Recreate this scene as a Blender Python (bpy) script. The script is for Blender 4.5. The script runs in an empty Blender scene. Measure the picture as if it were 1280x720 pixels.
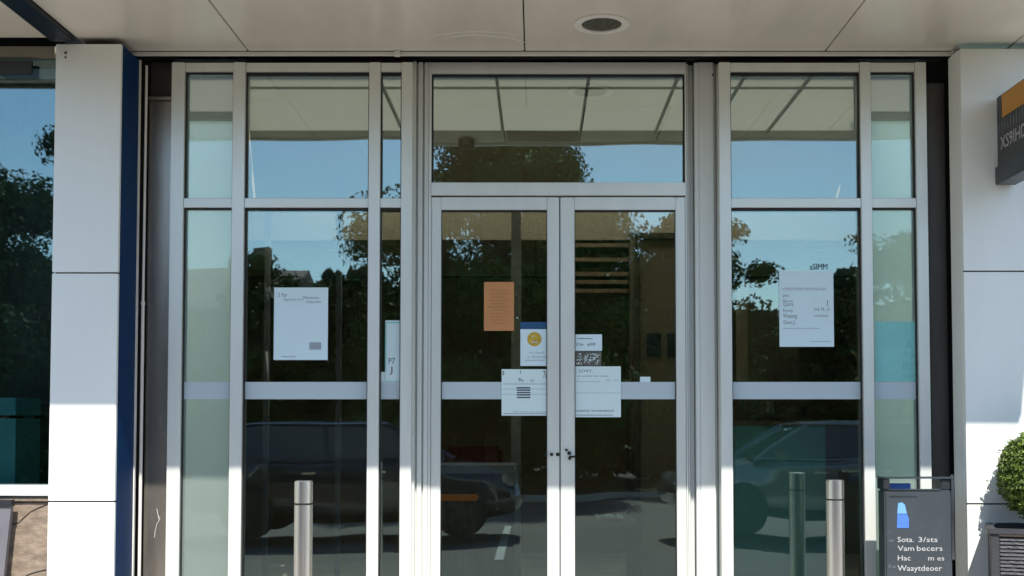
import bpy, bmesh, math, random
from mathutils import Vector, Matrix
random.seed(7)
C = bpy.context.scene.collection
S = bpy.context.scene
PI = math.pi

# ---------------------------------------------------------------- camera
EYE = 1.40; CD = 6.6; F = 1440.0; PITCH = math.radians(2.35)
PX, PY = 670.0, 471.0                      # principal point in the 1280x720 photo
cam = bpy.data.objects.new('camera', bpy.data.cameras.new('camera')); C.objects.link(cam)
cam.location = (0, -CD, EYE); cam.rotation_euler = (PI/2 + PITCH, 0, 0)
cam.data.sensor_width = 36; cam.data.lens = F/1280*36
cam.data.shift_x = -(PX-640)/1280; cam.data.shift_y = (PY-360)/1280
cam.data.clip_end = 2000; cam.data.clip_start = .05
S.camera = cam

# ---------------------------------------------------------------- light
SUN_DIR = Vector((-.12, 1, -1.26)).normalized()      # direction the light travels
ELEV = math.asin(-SUN_DIR.z); AZ = math.atan2(-SUN_DIR.x, -SUN_DIR.y)
w = bpy.data.worlds.new('World'); S.world = w; w.use_nodes = True
nt = w.node_tree; bg = nt.nodes['Background']
sk = nt.nodes.new('ShaderNodeTexSky'); sk.sky_type = 'NISHITA'; sk.sun_disc = False
sk.sun_elevation = ELEV; sk.sun_rotation = AZ
sk.air_density = 1.0; sk.dust_density = .2; sk.ozone_density = 1.6
wc = nt.nodes.new('ShaderNodeTexCoord'); wm = nt.nodes.new('ShaderNodeMapping'); wm.inputs['Scale'].default_value = (1.6, 1.6, 7)
nt.links.new(wc.outputs['Generated'], wm.inputs[0])
wn = nt.nodes.new('ShaderNodeTexNoise'); wn.inputs['Scale'].default_value = 1.7; wn.inputs['Detail'].default_value = 8; wn.inputs['Roughness'].default_value = .6
nt.links.new(wm.outputs[0], wn.inputs['Vector'])
wr = nt.nodes.new('ShaderNodeMapRange'); wr.inputs['From Min'].default_value = .5; wr.inputs['From Max'].default_value = .78; wr.inputs['To Max'].default_value = .55
nt.links.new(wn.outputs['Fac'], wr.inputs[0])
wx = nt.nodes.new('ShaderNodeMixRGB'); nt.links.new(wr.outputs[0], wx.inputs[0]); nt.links.new(sk.outputs[0], wx.inputs[1]); wx.inputs[2].default_value = (5.2, 5.6, 6.0, 1)
nt.links.new(wx.outputs[0], bg.inputs[0]); bg.inputs[1].default_value = .105
sl = bpy.data.lights.new('sun', 'SUN'); sl.energy = 3.2; sl.angle = math.radians(.53); sl.color = (1, .95, .87)
so = bpy.data.objects.new('sun', sl); C.objects.link(so); so.location = (3, -12, 15)
so.rotation_euler = SUN_DIR.to_track_quat('-Z', 'Y').to_euler()
S.view_settings.view_transform = 'Standard'; S.view_settings.look = 'None'
S.view_settings.exposure = 1.27; S.view_settings.gamma = 1
S.cycles.max_bounces = 10; S.cycles.transparent_max_bounces = 16; S.cycles.glossy_bounces = 6
S.cycles.sample_clamp_indirect = 6; S.cycles.caustics_reflective = False; S.cycles.caustics_refractive = False

# ---------------------------------------------------------------- pixel measurements -> metres on a plane of known depth
def P(x, y, Y):
    u = (x-PX)/F; v = (PY-y)/F
    d = Vector((u, math.cos(PITCH)-v*math.sin(PITCH), math.sin(PITCH)+v*math.cos(PITCH)))
    t = (Y+CD)/d.y
    return d.x*t, EYE+d.z*t
def X(x, Y=0, y=400): return P(x, y, Y)[0]
def Z(y, Y=0): return P(670, y, Y)[1]

# ---------------------------------------------------------------- materials
def mat(name, col, rough=.5, metal=0, noise=0, nscale=20, bump=0, bscale=60, spec=.5, stretch=None, col2=None, coat=0, trans=None):
    m = bpy.data.materials.new(name); m.use_nodes = True; n = m.node_tree.nodes; l = m.node_tree.links
    b = n['Principled BSDF']; b.inputs['Base Color'].default_value = (*col, 1)
    b.inputs['Roughness'].default_value = rough; b.inputs['Metallic'].default_value = metal
    b.inputs['Specular IOR Level'].default_value = spec; b.inputs['Coat Weight'].default_value = coat
    tc = n.new('ShaderNodeTexCoord'); mp = n.new('ShaderNodeMapping'); l.new(tc.outputs['Object'], mp.inputs[0])
    if stretch: mp.inputs['Scale'].default_value = stretch
    if noise or col2:
        t = n.new('ShaderNodeTexNoise'); t.inputs['Scale'].default_value = nscale; t.inputs['Detail'].default_value = 6
        t.inputs['Roughness'].default_value = .65
        l.new(mp.outputs[0], t.inputs['Vector'])
        r = n.new('ShaderNodeValToRGB'); r.color_ramp.elements[0].position = .3; r.color_ramp.elements[1].position = .7
        c2 = col2 or tuple(min(1, c*(1+noise)) for c in col); c1 = col if col2 else tuple(c*(1-noise) for c in col)
        r.color_ramp.elements[0].color = (*c1, 1); r.color_ramp.elements[1].color = (*c2, 1)
        l.new(t.outputs['Fac'], r.inputs[0]); l.new(r.outputs[0], b.inputs['Base Color'])
        rr = n.new('ShaderNodeMapRange'); rr.inputs['To Min'].default_value = max(0, rough-.08); rr.inputs['To Max'].default_value = min(1, rough+.1)
        l.new(t.outputs['Fac'], rr.inputs[0]); l.new(rr.outputs[0], b.inputs['Roughness'])
    if bump:
        t2 = n.new('ShaderNodeTexNoise'); t2.inputs['Scale'].default_value = bscale; t2.inputs['Detail'].default_value = 5
        l.new(mp.outputs[0], t2.inputs['Vector'])
        bp = n.new('ShaderNodeBump'); bp.inputs['Strength'].default_value = bump; bp.inputs['Distance'].default_value = .01
        l.new(t2.outputs['Fac'], bp.inputs['Height']); l.new(bp.outputs[0], b.inputs['Normal'])
    return m

def glass(name, tint, refl, wave=.0):
    m = bpy.data.materials.new(name); m.use_nodes = True; n = m.node_tree.nodes; l = m.node_tree.links
    n.remove(n['Principled BSDF']); out = n['Material Output']
    tr = n.new('ShaderNodeBsdfTransparent'); tr.inputs[0].default_value = (*tint, 1)
    gl = n.new('ShaderNodeBsdfGlossy'); gl.inputs['Roughness'].default_value = .012; gl.inputs['Color'].default_value = (.62, .80, .80, 1)
    fr = n.new('ShaderNodeFresnel'); fr.inputs[0].default_value = 1.5
    ad = n.new('ShaderNodeMath'); ad.operation = 'ADD'; ad.use_clamp = True; ad.inputs[1].default_value = refl-.04
    l.new(fr.outputs[0], ad.inputs[0])
    mx = n.new('ShaderNodeMixShader'); l.new(ad.outputs[0], mx.inputs[0]); l.new(tr.outputs[0], mx.inputs[1]); l.new(gl.outputs[0], mx.inputs[2])
    l.new(mx.outputs[0], out.inputs[0])
    if wave:
        tc = n.new('ShaderNodeTexCoord'); t = n.new('ShaderNodeTexNoise'); t.inputs['Scale'].default_value = 1.6; t.inputs['Detail'].default_value = 1
        l.new(tc.outputs['Object'], t.inputs['Vector'])
        bp = n.new('ShaderNodeBump'); bp.inputs['Strength'].default_value = 1; bp.inputs['Distance'].default_value = wave
        l.new(t.outputs['Fac'], bp.inputs['Height']); l.new(bp.outputs[0], gl.inputs['Normal'])
    return m

def film(name, col, opac):
    m = bpy.data.materials.new(name); m.use_nodes = True; n = m.node_tree.nodes; l = m.node_tree.links
    n.remove(n['Principled BSDF']); out = n['Material Output']
    d = n.new('ShaderNodeBsdfDiffuse'); d.inputs[0].default_value = (*col, 1)
    tl = n.new('ShaderNodeBsdfTranslucent'); tl.inputs[0].default_value = (*col, 1)
    a = n.new('ShaderNodeMixShader'); a.inputs[0].default_value = .3; l.new(d.outputs[0], a.inputs[1]); l.new(tl.outputs[0], a.inputs[2])
    t = n.new('ShaderNodeBsdfTransparent'); mx = n.new('ShaderNodeMixShader'); mx.inputs[0].default_value = opac
    l.new(t.outputs[0], mx.inputs[1]); l.new(a.outputs[0], mx.inputs[2]); l.new(mx.outputs[0], out.inputs[0])
    return m

M = dict(
 white=mat('white_cladding', (.79, .81, .765), .38, noise=.035, nscale=1.6, stretch=(1.6, 1.6, .5), bump=.02, bscale=2),
 alu=mat('silver_frame', (.72, .745, .69), .30, .3, noise=.04, nscale=3, stretch=(3, 3, .4)),
 alu2=mat('silver_post', (.64, .665, .62), .42, .15, noise=.04, nscale=3, stretch=(3, 3, .4)),
 gasket=mat('black_gasket', (.012, .012, .012), .6),
 navy=mat('navy_panel', (.003, .030, .10), .5, spec=.15, noise=.1, nscale=3), navy_dark=mat('navy_beam_paint', (.004, .010, .020), .4, spec=.3),
 soffit=mat('soffit_metal', (.66, .615, .53), .22, .0, noise=.07, nscale=1.6, bump=.03, bscale=1.3, stretch=(2.2, .5, 1)),
 soffit_dark=mat('soffit_brown', (.22, .20, .16), .5, noise=.1, nscale=3),
 trim=mat('pale_trim', (.72, .70, .64), .35, noise=.05, nscale=5),
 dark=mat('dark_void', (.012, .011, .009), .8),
 greyclad=mat('grey_cladding', (.30, .27, .23), .24, .75, noise=.2, nscale=2.5, stretch=(4, 4, .8), bump=.05, bscale=6),
 darkclad=mat('dark_cladding', (.065, .058, .052), .35, .2, noise=.2, nscale=3, stretch=(3, 3, .6)),
 steel=mat('brushed_steel', (.62, .59, .54), .30, 1, noise=.08, nscale=30, stretch=(1, 1, .03)),
 chrome=mat('chrome', (.7, .7, .7), .12, 1),
 stone=mat('sandstone', (.20, .155, .115), .9, noise=.45, nscale=13, bump=1, bscale=12, stretch=(.8, 1, 1.6)),
 mortar=mat('stone_crack', (.03, .025, .02), .95),
 purple=mat('grey_panel', (.13, .125, .14), .55, noise=.1, nscale=5),
 paper=mat('white_paper', (.60, .76, .80), .7, noise=.02, nscale=8),
 paper2=mat('cream_paper', (.62, .76, .76), .7, noise=.03, nscale=8),
 brown=mat('brown_paper', (.50, .23, .09), .8, noise=.08, nscale=10),
 ink=mat('ink', (.03, .035, .05), .8), faint=mat('faint_ink', (.30, .34, .38), .8), greyink=mat('grey_ink', (.15, .17, .19), .8),
 blue=mat('blue_print', (.01, .07, .17), .6), gold=mat('gold_print', (.50, .33, .03), .5, noise=.3, nscale=50),
 lblue=mat('light_blue_print', (.06, .16, .50), .5), lblue2=mat('sky_blue_print', (.14, .32, .65), .5),
 teal=mat('teal_board', (.16, .46, .44), .5, noise=.06, nscale=3),
 tealpaper=mat('teal_paper', (.22, .55, .52), .6, noise=.08, nscale=6),
 black=mat('black_plastic', (.02, .022, .026), .35, noise=.1, nscale=10),
 bin=mat('bin_grey', (.045, .055, .062), .25, noise=.1, nscale=4, coat=.3),
 whiteink=mat('white_lettering', (.42, .42, .42), .6),
 orange=mat('orange_print', (.50, .22, .02), .45, noise=.08, nscale=8),
 signblack=mat('sign_black', (.012, .013, .016), .3), signgrey=mat('sign_grey', (.018, .027, .033), .35),
 wood=mat('warm_wood', (.26, .14, .06), .5, noise=.3, nscale=6, stretch=(.5, 6, 6)),
 shelfwood=mat('shelf_wood', (.16, .10, .05), .5, noise=.3, nscale=6, stretch=(.5, 6, 6)), darkwood=mat('dark_wood', (.08, .055, .03), .5, noise=.25, nscale=5, stretch=(5, 5, .6)),
 cupboard=mat('brown_board', (.20, .15, .09), .6, noise=.15, nscale=4),
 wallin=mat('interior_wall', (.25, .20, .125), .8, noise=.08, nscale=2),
 tiledark=mat('ceiling_tile', (.32, .27, .18), .8), ceilbar=mat('added_rooflight_bar', (.30, .29, .24), .6),
 ceilin=mat('interior_ceiling', (.84, .84, .74), .8, noise=.05, nscale=3),
 courtwhite=mat('added_court_render', (.78, .82, .78), .8, noise=.03, nscale=2),
 wellgreen=mat('added_well_green', (.74, .90, .80), .7, noise=.03, nscale=2), wellgreen2=mat('pale_green_curtain', (.62, .78, .68), .8, noise=.12, nscale=3, stretch=(9, 1, .1)),
 floorin=mat('interior_floor', (.55, .50, .42), .6, noise=.15, nscale=3),
 red=mat('red_fabric', (.10, .018, .01), .8, noise=.15, nscale=20),
 render=mat('render_wall', (.35, .33, .29), .85, noise=.1, nscale=4, bump=.2),
 asphalt=mat('asphalt', (.085, .08, .074), .9, noise=.3, nscale=3, bump=.5, bscale=90),
 paving=mat('paving', (.40, .375, .335), .85, noise=.15, nscale=4, bump=.3, bscale=60),
 kerb=mat('kerb_stone', (.36, .35, .32), .8, noise=.12, nscale=9),
 linepaint=mat('line_paint', (.30, .30, .28), .7, noise=.12, nscale=14),
 grass=mat('verge_grass', (.045, .085, .02), .9, noise=.5, nscale=8, bump=.9, bscale=50),
 bark=mat('bark', (.10, .075, .05), .9, noise=.35, nscale=12, bump=.8, bscale=30, stretch=(1, 1, .3)),
 leaf1=mat('leaf_green', (.050, .095, .022), .8, spec=.2, noise=.6, nscale=1.4),
 leaf2=mat('leaf_olive', (.055, .085, .02), .8, spec=.2, noise=.55, nscale=1.2),
 leaf3=mat('leaf_dark', (.035, .070, .022), .8, spec=.2, noise=.5, nscale=1.6),
 box_leaf=mat('box_leaf', (.085, .135, .014), .5, noise=.6, nscale=28),
 box_core=mat('box_core', (.010, .022, .004), .8),
 soil=mat('soil', (.035, .025, .017), .95, noise=.4, nscale=30, bump=.8),
 planter=mat('planter_dark', (.035, .036, .040), .5, noise=.2, nscale=14, stretch=(1, 1, 6)),
 planter_rib=mat('planter_rattan', (.085, .085, .09), .5, noise=.45, nscale=30, bump=.7, bscale=45, stretch=(1, 1, 3)),
 carblue=mat('car_paint_dark', (.006, .014, .026), .14, .2, coat=1),
 carsilver=mat('car_paint_silver', (.17, .20, .22), .2, .6, coat=1),
 carwhite=mat('car_paint_white', (.7, .71, .72), .2, 0, coat=1),
 carglass=mat('car_glass', (.012, .018, .02), .03, 0, spec=1), tyre=mat('tyre', (.015, .015, .015), .85),
 rim=mat('alloy', (.06, .06, .065), .4, .5), lampc=mat('lamp_clear', (.25, .25, .25), .08, .6), lampr=mat('lamp_red', (.4, .01, .01), .15), amber=mat('lamp_amber', (.75, .25, .03), .3),
 brick=mat('brick', (.20, .11, .07), .9, noise=.2, nscale=10), rooft=mat('roof_tile', (.09, .06, .05), .8, noise=.2, nscale=8),
 lens=mat('downlight_lens', (.11, .11, .08), .25, .3, noise=.2, nscale=40),
 metalgrey=mat('lamp_pole_grey', (.2, .21, .22), .5, .5),
)
M['glass'] = glass('clear_glazing', (.94, .96, .90), .185, .0022)
M['glass_side'] = glass('side_glazing', (.97, .995, .98), .10, .0022)
def veil(m, col, amt):
    n = m.node_tree.nodes; l = m.node_tree.links; mx = next(k for k in n if k.type == 'MIX_SHADER')
    d = n.new('ShaderNodeBsdfDiffuse'); d.inputs[0].default_value = (*col, 1); m2 = n.new('ShaderNodeMixShader'); m2.inputs[0].default_value = amt
    l.new(mx.outputs[0], m2.inputs[1]); l.new(d.outputs[0], m2.inputs[2]); l.new(m2.outputs[0], n['Material Output'].inputs[0])
veil(M['glass_side'], (.72, .86, .79), .17)
M['glass_left'] = glass('shop_window_glazing', (.80, .93, .93), .17, .001)
M['acrylic'] = glass('smoked_acrylic', (.45, .5, .52), .10, 0)
def opal(name, t):
    m = bpy.data.materials.new(name); m.use_nodes = True; n = m.node_tree.nodes; l = m.node_tree.links
    n.remove(n['Principled BSDF']); d = n.new('ShaderNodeBsdfTranslucent'); d.inputs[0].default_value = (*t, 1)
    l.new(d.outputs[0], n['Material Output'].inputs[0]); return m
M['screen_l'] = opal('added_screen_green', (.84, .88, .84)); M['screen_r'] = opal('added_screen_green_dim', (.80, .86, .82)); M['opal'] = opal('opal_sheet', (.36, .355, .32)); M['opal_bright'] = opal('clear_opal_sheet', (.90, .92, .90))  # sheets for the added rooflights and side screens
M['strip'] = film('frosted_film', (.66, .76, .80), .93)

def glass_brick():
    pass

# ---------------------------------------------------------------- mesh helpers
def bx(bm, x0, x1, y0, y1, z0, z1, bev=0):
    if x0 > x1: x0, x1 = x1, x0
    if y0 > y1: y0, y1 = y1, y0
    if z0 > z1: z0, z1 = z1, z0
    r = bmesh.ops.create_cube(bm, size=1, matrix=Matrix.Translation(((x0+x1)/2, (y0+y1)/2, (z0+z1)/2)) @ Matrix.Diagonal((x1-x0, y1-y0, z1-z0, 1)))
    if bev:
        es = {e for v in r['verts'] for e in v.link_edges}
        bmesh.ops.bevel(bm, geom=list(es), offset=bev, segments=2, affect='EDGES', clamp_overlap=True)
def cyl(bm, c, r, h, axis='z', seg=32, r2=None):
    m = Matrix.Translation(c)
    if axis == 'y': m = m @ Matrix.Rotation(PI/2, 4, 'X')
    if axis == 'x': m = m @ Matrix.Rotation(PI/2, 4, 'Y')
    bmesh.ops.create_cone(bm, cap_ends=True, segments=seg, radius1=r, radius2=r if r2 is None else r2, depth=h, matrix=m)
def ring(bm, c, r0, r1, z0, z1, seg=40):
    vs = []
    for k in range(seg):
        a = 2*PI*k/seg; ca, sa = math.cos(a), math.sin(a)
        vs.append([bm.verts.new((c[0]+r*ca, c[1]+r*sa, z)) for r, z in ((r0, z0), (r1, z0), (r1, z1), (r0, z1))])
    for k in range(seg):
        a, b = vs[k], vs[(k+1) % seg]
        for j in range(4): bm.faces.new((a[j], a[(j+1) % 4], b[(j+1) % 4], b[j]))
def tube(bm, pts, rad, seg=10):
    rings = []
    for i, p in enumerate(pts):
        p = Vector(p); a = Vector(pts[max(0, i-1)]); b = Vector(pts[min(len(pts)-1, i+1)])
        d = (b-a).normalized(); s = d.orthogonal().normalized(); t = d.cross(s)
        r = rad[i] if isinstance(rad, (list, tuple)) else rad
        rings.append([bm.verts.new(p+(s*math.cos(2*PI*k/seg)+t*math.sin(2*PI*k/seg))*r) for k in range(seg)])
    for a, b in zip(rings, rings[1:]):
        for k in range(seg): bm.faces.new((a[k], a[(k+1) % seg], b[(k+1) % seg], b[k]))
    bm.faces.new(rings[0][::-1]); bm.faces.new(rings[-1])
def prism(bm, pts, y0, y1):                 # polygon in XZ extruded along Y
    a = [bm.verts.new((x, y0, z)) for x, z in pts]; b = [bm.verts.new((x, y1, z)) for x, z in pts]
    bm.faces.new(a); bm.faces.new(b[::-1])
    for i in range(len(pts)): j = (i+1) % len(pts); bm.faces.new((a[j], a[i], b[i], b[j]))
def obj(name, bm, m, parent=None, smooth=False, label=None, fix=True):
    if fix: bmesh.ops.recalc_face_normals(bm, faces=bm.faces)
    me = bpy.data.meshes.new(name)
    if parent is not None:
        L = Vector(parent.location)
        q = parent
        while q.parent: q = q.parent; L += Vector(q.location)
        bmesh.ops.translate(bm, verts=bm.verts, vec=-L)
    bm.to_mesh(me); bm.free()
    if smooth:
        for p in me.polygons: p.use_smooth = True
        try: me.set_sharp_from_angle(angle=math.radians(35))
        except Exception: pass
    me.materials.append(M[m] if isinstance(m, str) else m)
    o = bpy.data.objects.new(name, me); C.objects.link(o)
    if parent is not None: o.parent = parent
    if label: o['label'] = label
    return o
def B(name, m, parent, *boxes, bev=0, **k):
    bm = bmesh.new()
    for b in boxes: bx(bm, *b, bev=bev)
    return obj(name, bm, m, parent, **k)
def thing(name, label, cat, loc=(0, 0, 0), group=None):
    o = bpy.data.objects.new(name, None); C.objects.link(o); o.location = loc; o.empty_display_size = .2
    o['label'] = label; o['category'] = cat
    if group: o['group'] = group
    return o
def tag(o, label, cat, group=None):
    o['label'] = label; o['category'] = cat
    if group: o['group'] = group
    return o
def struct(o): o['kind'] = 'structure'; return o
def clone(root, loc, label, rz=0):
    r = root.copy(); C.objects.link(r); r.location = loc; r.rotation_euler = (0, 0, rz); r['label'] = label
    for ch in list(root.children):
        c = ch.copy(); C.objects.link(c); c.parent = r
        for g in list(ch.children):
            d = g.copy(); C.objects.link(d); d.parent = c
    return r
def textbm(bm, s, size, origin, ux=Vector((1, 0, 0)), uz=Vector((0, 0, 1)), ext=.0006, bold=.0, width=None):
    cu = bpy.data.curves.new('t', 'FONT'); cu.body = s; cu.size = 1; cu.extrude = 0; cu.offset = bold; cu.resolution_u = 2
    o = bpy.data.objects.new('t', cu); C.objects.link(o); dg = bpy.context.evaluated_depsgraph_get(); dg.update()
    me = bpy.data.meshes.new_from_object(o.evaluated_get(dg)); C.objects.unlink(o); bpy.data.objects.remove(o)
    b2 = bmesh.new(); b2.from_mesh(me); bpy.data.meshes.remove(me)
    xs = [v.co.x for v in b2.verts] or [0, 1]; wd = max(xs)-min(xs) or 1
    kx = width/wd if width else size
    for v in b2.verts:
        v.co = Vector(origin) + ux*((v.co.x-min(xs))*kx) + uz*(v.co.y*size)
    mt = bpy.data.meshes.new('t'); b2.to_mesh(mt); b2.free(); bm.from_mesh(mt); bpy.data.meshes.remove(mt)

# ================================================================ SETTING
bm = bmesh.new(); bx(bm, -150, 150, -170, 60, -1.0, -.125); struct(obj('ground', bm, 'grass'))
bm = bmesh.new(); bx(bm, -60, 60, -16.5, -3.62, -.124, -.12); struct(obj('parking_lot', bm, 'asphalt'))
bm = bmesh.new()
bx(bm, -60, 60, -30, -18.4, -.1245, -.1235); struct(obj('planting_bed', bm, 'soil'))
bm = bmesh.new()
nx = 60
for i in range(nx):
    for j in range(6):
        x0 = -18+i*.6; bx(bm, x0+.003, x0+.597, -3.5+j*.6+.003, -3.5+(j+1)*.6-.003 if j < 5 else .2, -.02, 0)
bx(bm, -18, 18, -3.5, .2, -.12, -.006)
struct(obj('pavement', bm, 'paving'))
bm = bmesh.new()
for i in range(40): bx(bm, -18+i*.9+.004, -18+(i+1)*.9-.004, -3.62, -3.503, -.118, .004, bev=.012)
struct(obj('kerb', bm, 'kerb'))
bm = bmesh.new()
for x in (-8.2, -5.4, -.4, 6.3, 8.9): bx(bm, x-.05, x+.05, -10.6, -6.0, -.1195, -.115)
struct(obj('parking_line', bm, 'linepaint'))
bm = bmesh.new(); bx(bm, -60, 60, -16.62, -16.5, -.12, .0); struct(obj('far_kerb', bm, 'kerb'))

HS = Z(65, -.02)                             # underside of the canopy
# building shell
XL, XR = X(62, -.28), X(1207, -.2)
bld = thing('shop_building', 'shop building whose glazed entrance fills the picture, with a dim room behind', 'building', (0, 0, 0))
B('upper_wall', 'white', bld, (-12, 12, .0, .29, HS+.32, HS+.62))
LOB = 1.9                                  # lobby depth, under an opal rooflight added to brighten the upper glass
WY, CY = 1.5, 3.3                          # screens and sunlit courts behind, both added to brighten the side panes
def slab(name, m, pts, z0, z1):
    bm = bmesh.new(); a_ = [bm.verts.new((x, y, z0)) for x, y in pts]; b_ = [bm.verts.new((x, y, z1)) for x, y in pts]; n = len(pts)
    bm.faces.new(a_); bm.faces.new(b_[::-1])
    for k in range(n): bm.faces.new((a_[k], a_[(k+1) % n], b_[(k+1) % n], b_[k]))
    return obj(name, bm, m, bld)

for q in ((-12, -3.4, .3, CY), (3.55, 12, .3, CY), (-12, 12, CY+.002, 8)): B('roof_slab', 'white', bld, (q[0], q[1], q[2], q[3], HS+.06, HS+.32))
lp_ = lambda y: -1.735-(y-.2)*(.34/1.3); rp_ = lambda y: 1.915+(y-.2)*(.40/1.3)
slab('added_rooflight', 'opal_bright', [(lp_(LOB+.161)+.0205, LOB+.161), (rp_(LOB+.161)-.0205, LOB+.161), (rp_(CY)-.0205, CY), (lp_(CY)+.0205, CY)], HS+.06, HS+.075)  # rooflight added out of view to light the back room
slab('added_rooflight', 'opal', [(lp_(.3)+.02, .3), (rp_(.3)-.02, .3), (rp_(LOB)-.02, LOB+.1), (lp_(LOB)+.02, LOB+.1)], HS+.06, HS+.075)  # added opal roof, its glow shows through the fanlight and clear panes
slab('added_rooflight', 'opal', [(lp_(.3)-.02, .3), (-3.4, .3), (-3.4, WY), (lp_(WY)-.02, WY)], HS+.06, HS+.075)  # opal roofs added over the made-up side light wells
slab('added_rooflight', 'opal', [(rp_(.3)+.02, .3), (3.55, .3), (3.55, WY), (rp_(WY)+.02, WY)], HS+.06, HS+.075)
bm = bmesh.new()  # bars under the added lobby rooflight
for xb in (-1.0, -.25, .335, .90, 1.32, 1.74): bx(bm, xb-.010, xb+.010, .3, LOB+.09, HS+.04, HS+.058)
for yb in (.86,): bx(bm, lp_(yb)+.03, rp_(yb)-.03, yb-.008, yb+.008, HS+.042, HS+.056)
obj('added_rooflight_bars', bm, 'ceilbar', bld)
B('added_bulkhead', 'wallin', bld, (lp_(3.23)+.03, rp_(3.23)-.03, 3.23, 3.26, HS-.57, HS+.05))  # bulkheads added to hide the rooflights and limit their glow
slab('added_bulkhead', 'wallin', [(lp_(LOB)+.02, LOB+.1), (rp_(LOB)-.02, LOB+.1), (rp_(LOB)-.02, LOB+.16), (lp_(LOB)+.02, LOB+.16)], HS-.55, HS+.09)
for f, d, m in ((lp_, -1, 'wellgreen'), (rp_, 1, 'wellgreen')):  # made-up light wells beside the shop, pale inside to pass light on
    slab('added_well_side', m, [(f(.2), .2), (f(CY), CY), (f(CY)+d*.02, CY), (f(.2)+d*.02, .2)], 0, HS+.09)
    slab('shop_side_wall', 'wallin', [(f(.2)-d*.002, .2), (f(CY)-d*.002, CY), (f(CY)-d*.02, CY), (f(.2)-d*.02, .2)], 0, HS+.09)
    slab('added_court_parapet', 'white', [(f(WY+.1)-d*.01, WY+.1), (f(CY)-d*.01, CY), (f(CY)+d*.01, CY), (f(WY+.1)+d*.01, WY+.1)], HS+.091, HS+.3)
for x0, x1, xo, mm in ((lp_(WY)-.02, -3.38, -3.4, 'screen_l'), (rp_(WY)+.02, 3.53, 3.55, 'screen_r')):  # opal screens and open sunlit courts added to light the frosted panes
    B('added_opal_screen', mm, bld, (x0, x1, WY, WY+.012, 0, HS+.055)); B('added_screen_rail', 'ceilbar', bld, (x0, x1, WY-.03, WY+.04, HS+.0, HS+.085))
    B('added_court_wall', 'courtwhite', bld, ((lp_(CY)-.006) if x0 < 0 else (rp_(CY)+.006), xo*1.1, CY+.003, CY+.1, 0, HS+.05))
    B('added_court_side', 'courtwhite', bld, (xo, x1, .2, CY, 0, HS+.05))
    B('added_court_floor', 'courtwhite', bld, (x0, x1, .2, CY, .001, .01))
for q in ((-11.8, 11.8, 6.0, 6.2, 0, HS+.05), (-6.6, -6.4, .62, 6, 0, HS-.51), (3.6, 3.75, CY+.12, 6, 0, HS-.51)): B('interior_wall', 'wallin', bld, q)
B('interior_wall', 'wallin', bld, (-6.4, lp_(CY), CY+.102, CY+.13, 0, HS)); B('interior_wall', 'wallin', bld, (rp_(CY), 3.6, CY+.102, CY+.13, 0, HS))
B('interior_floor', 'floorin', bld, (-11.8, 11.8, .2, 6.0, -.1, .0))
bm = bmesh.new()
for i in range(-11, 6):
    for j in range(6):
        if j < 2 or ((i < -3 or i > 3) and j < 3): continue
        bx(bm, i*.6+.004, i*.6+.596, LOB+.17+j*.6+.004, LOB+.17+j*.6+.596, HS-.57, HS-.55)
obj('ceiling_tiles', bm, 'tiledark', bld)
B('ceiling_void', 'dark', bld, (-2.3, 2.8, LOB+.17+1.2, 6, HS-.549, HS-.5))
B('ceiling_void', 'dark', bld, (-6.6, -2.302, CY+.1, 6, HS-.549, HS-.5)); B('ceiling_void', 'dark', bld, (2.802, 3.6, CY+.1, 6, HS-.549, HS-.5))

# ================================================================ CANOPY
can = thing('canopy', 'flat entrance canopy with grey beige metal soffit panels, above the doors', 'canopy', (0, 0, HS))
CF = -1.862                                   # front edge
XE = X(1313, -.2); XB0, XB1 = X(64, -.28, 72), X(93, -.28, 72)
def soff(x0, x1, y0, y1, par=can, m='soffit'):
    g = .0035
    B('soffit_panel', m, par, (x0+g, x1-g, y0+g, y1-g, HS, HS+.03), bev=.003)
def jx(px): return X(px, 0, 66)
rows = [(-.035, -.87, [XB1, jx(312), jx(656), jx(1030), jx(1252), XE]),
        (-.87, CF, [XB1, jx(315), jx(619), jx(742), jx(866), jx(1006), jx(1130), XE])]
for ya, yb, xs in rows:
    for a, b in zip(xs, xs[1:]): soff(a, b, yb, ya)
B('canopy_top', 'dark', can, (XB1, XE, CF+.01, .25, HS+.032, HS+.3))
B('fascia', 'white', can, (XB0, XE+.02, CF-.03, CF-.002, HS-.02, HS+.42), (XE+.002, XE+.03, CF, -.2, HS-.02, HS+.42))
# darker recessed strip in the outer row
B('vent_panel', 'soffit_dark', can, (jx(623), jx(738), CF+.05, CF+.36, HS-.004, HS-.001))
B('rear_trim', 'trim', can, (X(100, -.03, 66), X(1200, -.03, 66), -.03, -.012, HS-.022, HS-.001))
bm = bmesh.new(); cyl(bm, (P(752, 30, -.47)[0], -.47, HS-.004), .001, .001)
bm.clear(); cx = P(752, 30, -.5)[0]; ring(bm, (cx, -.50), .108, .148, HS-.010, HS-.001); dr = obj('downlight_ring', bm, 'trim', can, smooth=True)
bm = bmesh.new(); cyl(bm, (cx, -.50, HS-.003), .107, .004, seg=40); obj('lens', bm, 'lens', dr)
bm = bmesh.new(); c0 = P(590, 50, -.3); mk = []
def on_soffit(px, py):
    a0 = P(px, py, -.0); d0 = Vector((a0[0], CD, a0[1]-EYE)); k = (HS-.001-EYE)/d0.z; return (d0.x*k, d0.y*k-CD, HS-.0012)
for pp in ([(528, 50), (545, 44), (570, 40.5), (600, 39.5), (630, 41), (652, 46)], [(540, 56), (560, 47), (590, 43.5), (622, 46)], [(600, 44), (640, 48), (660, 54)]):
    tube(bm, [on_soffit(*q) for q in pp], .0022, 5)
obj('scuff_mark', bm, 'trim', can)
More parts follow.
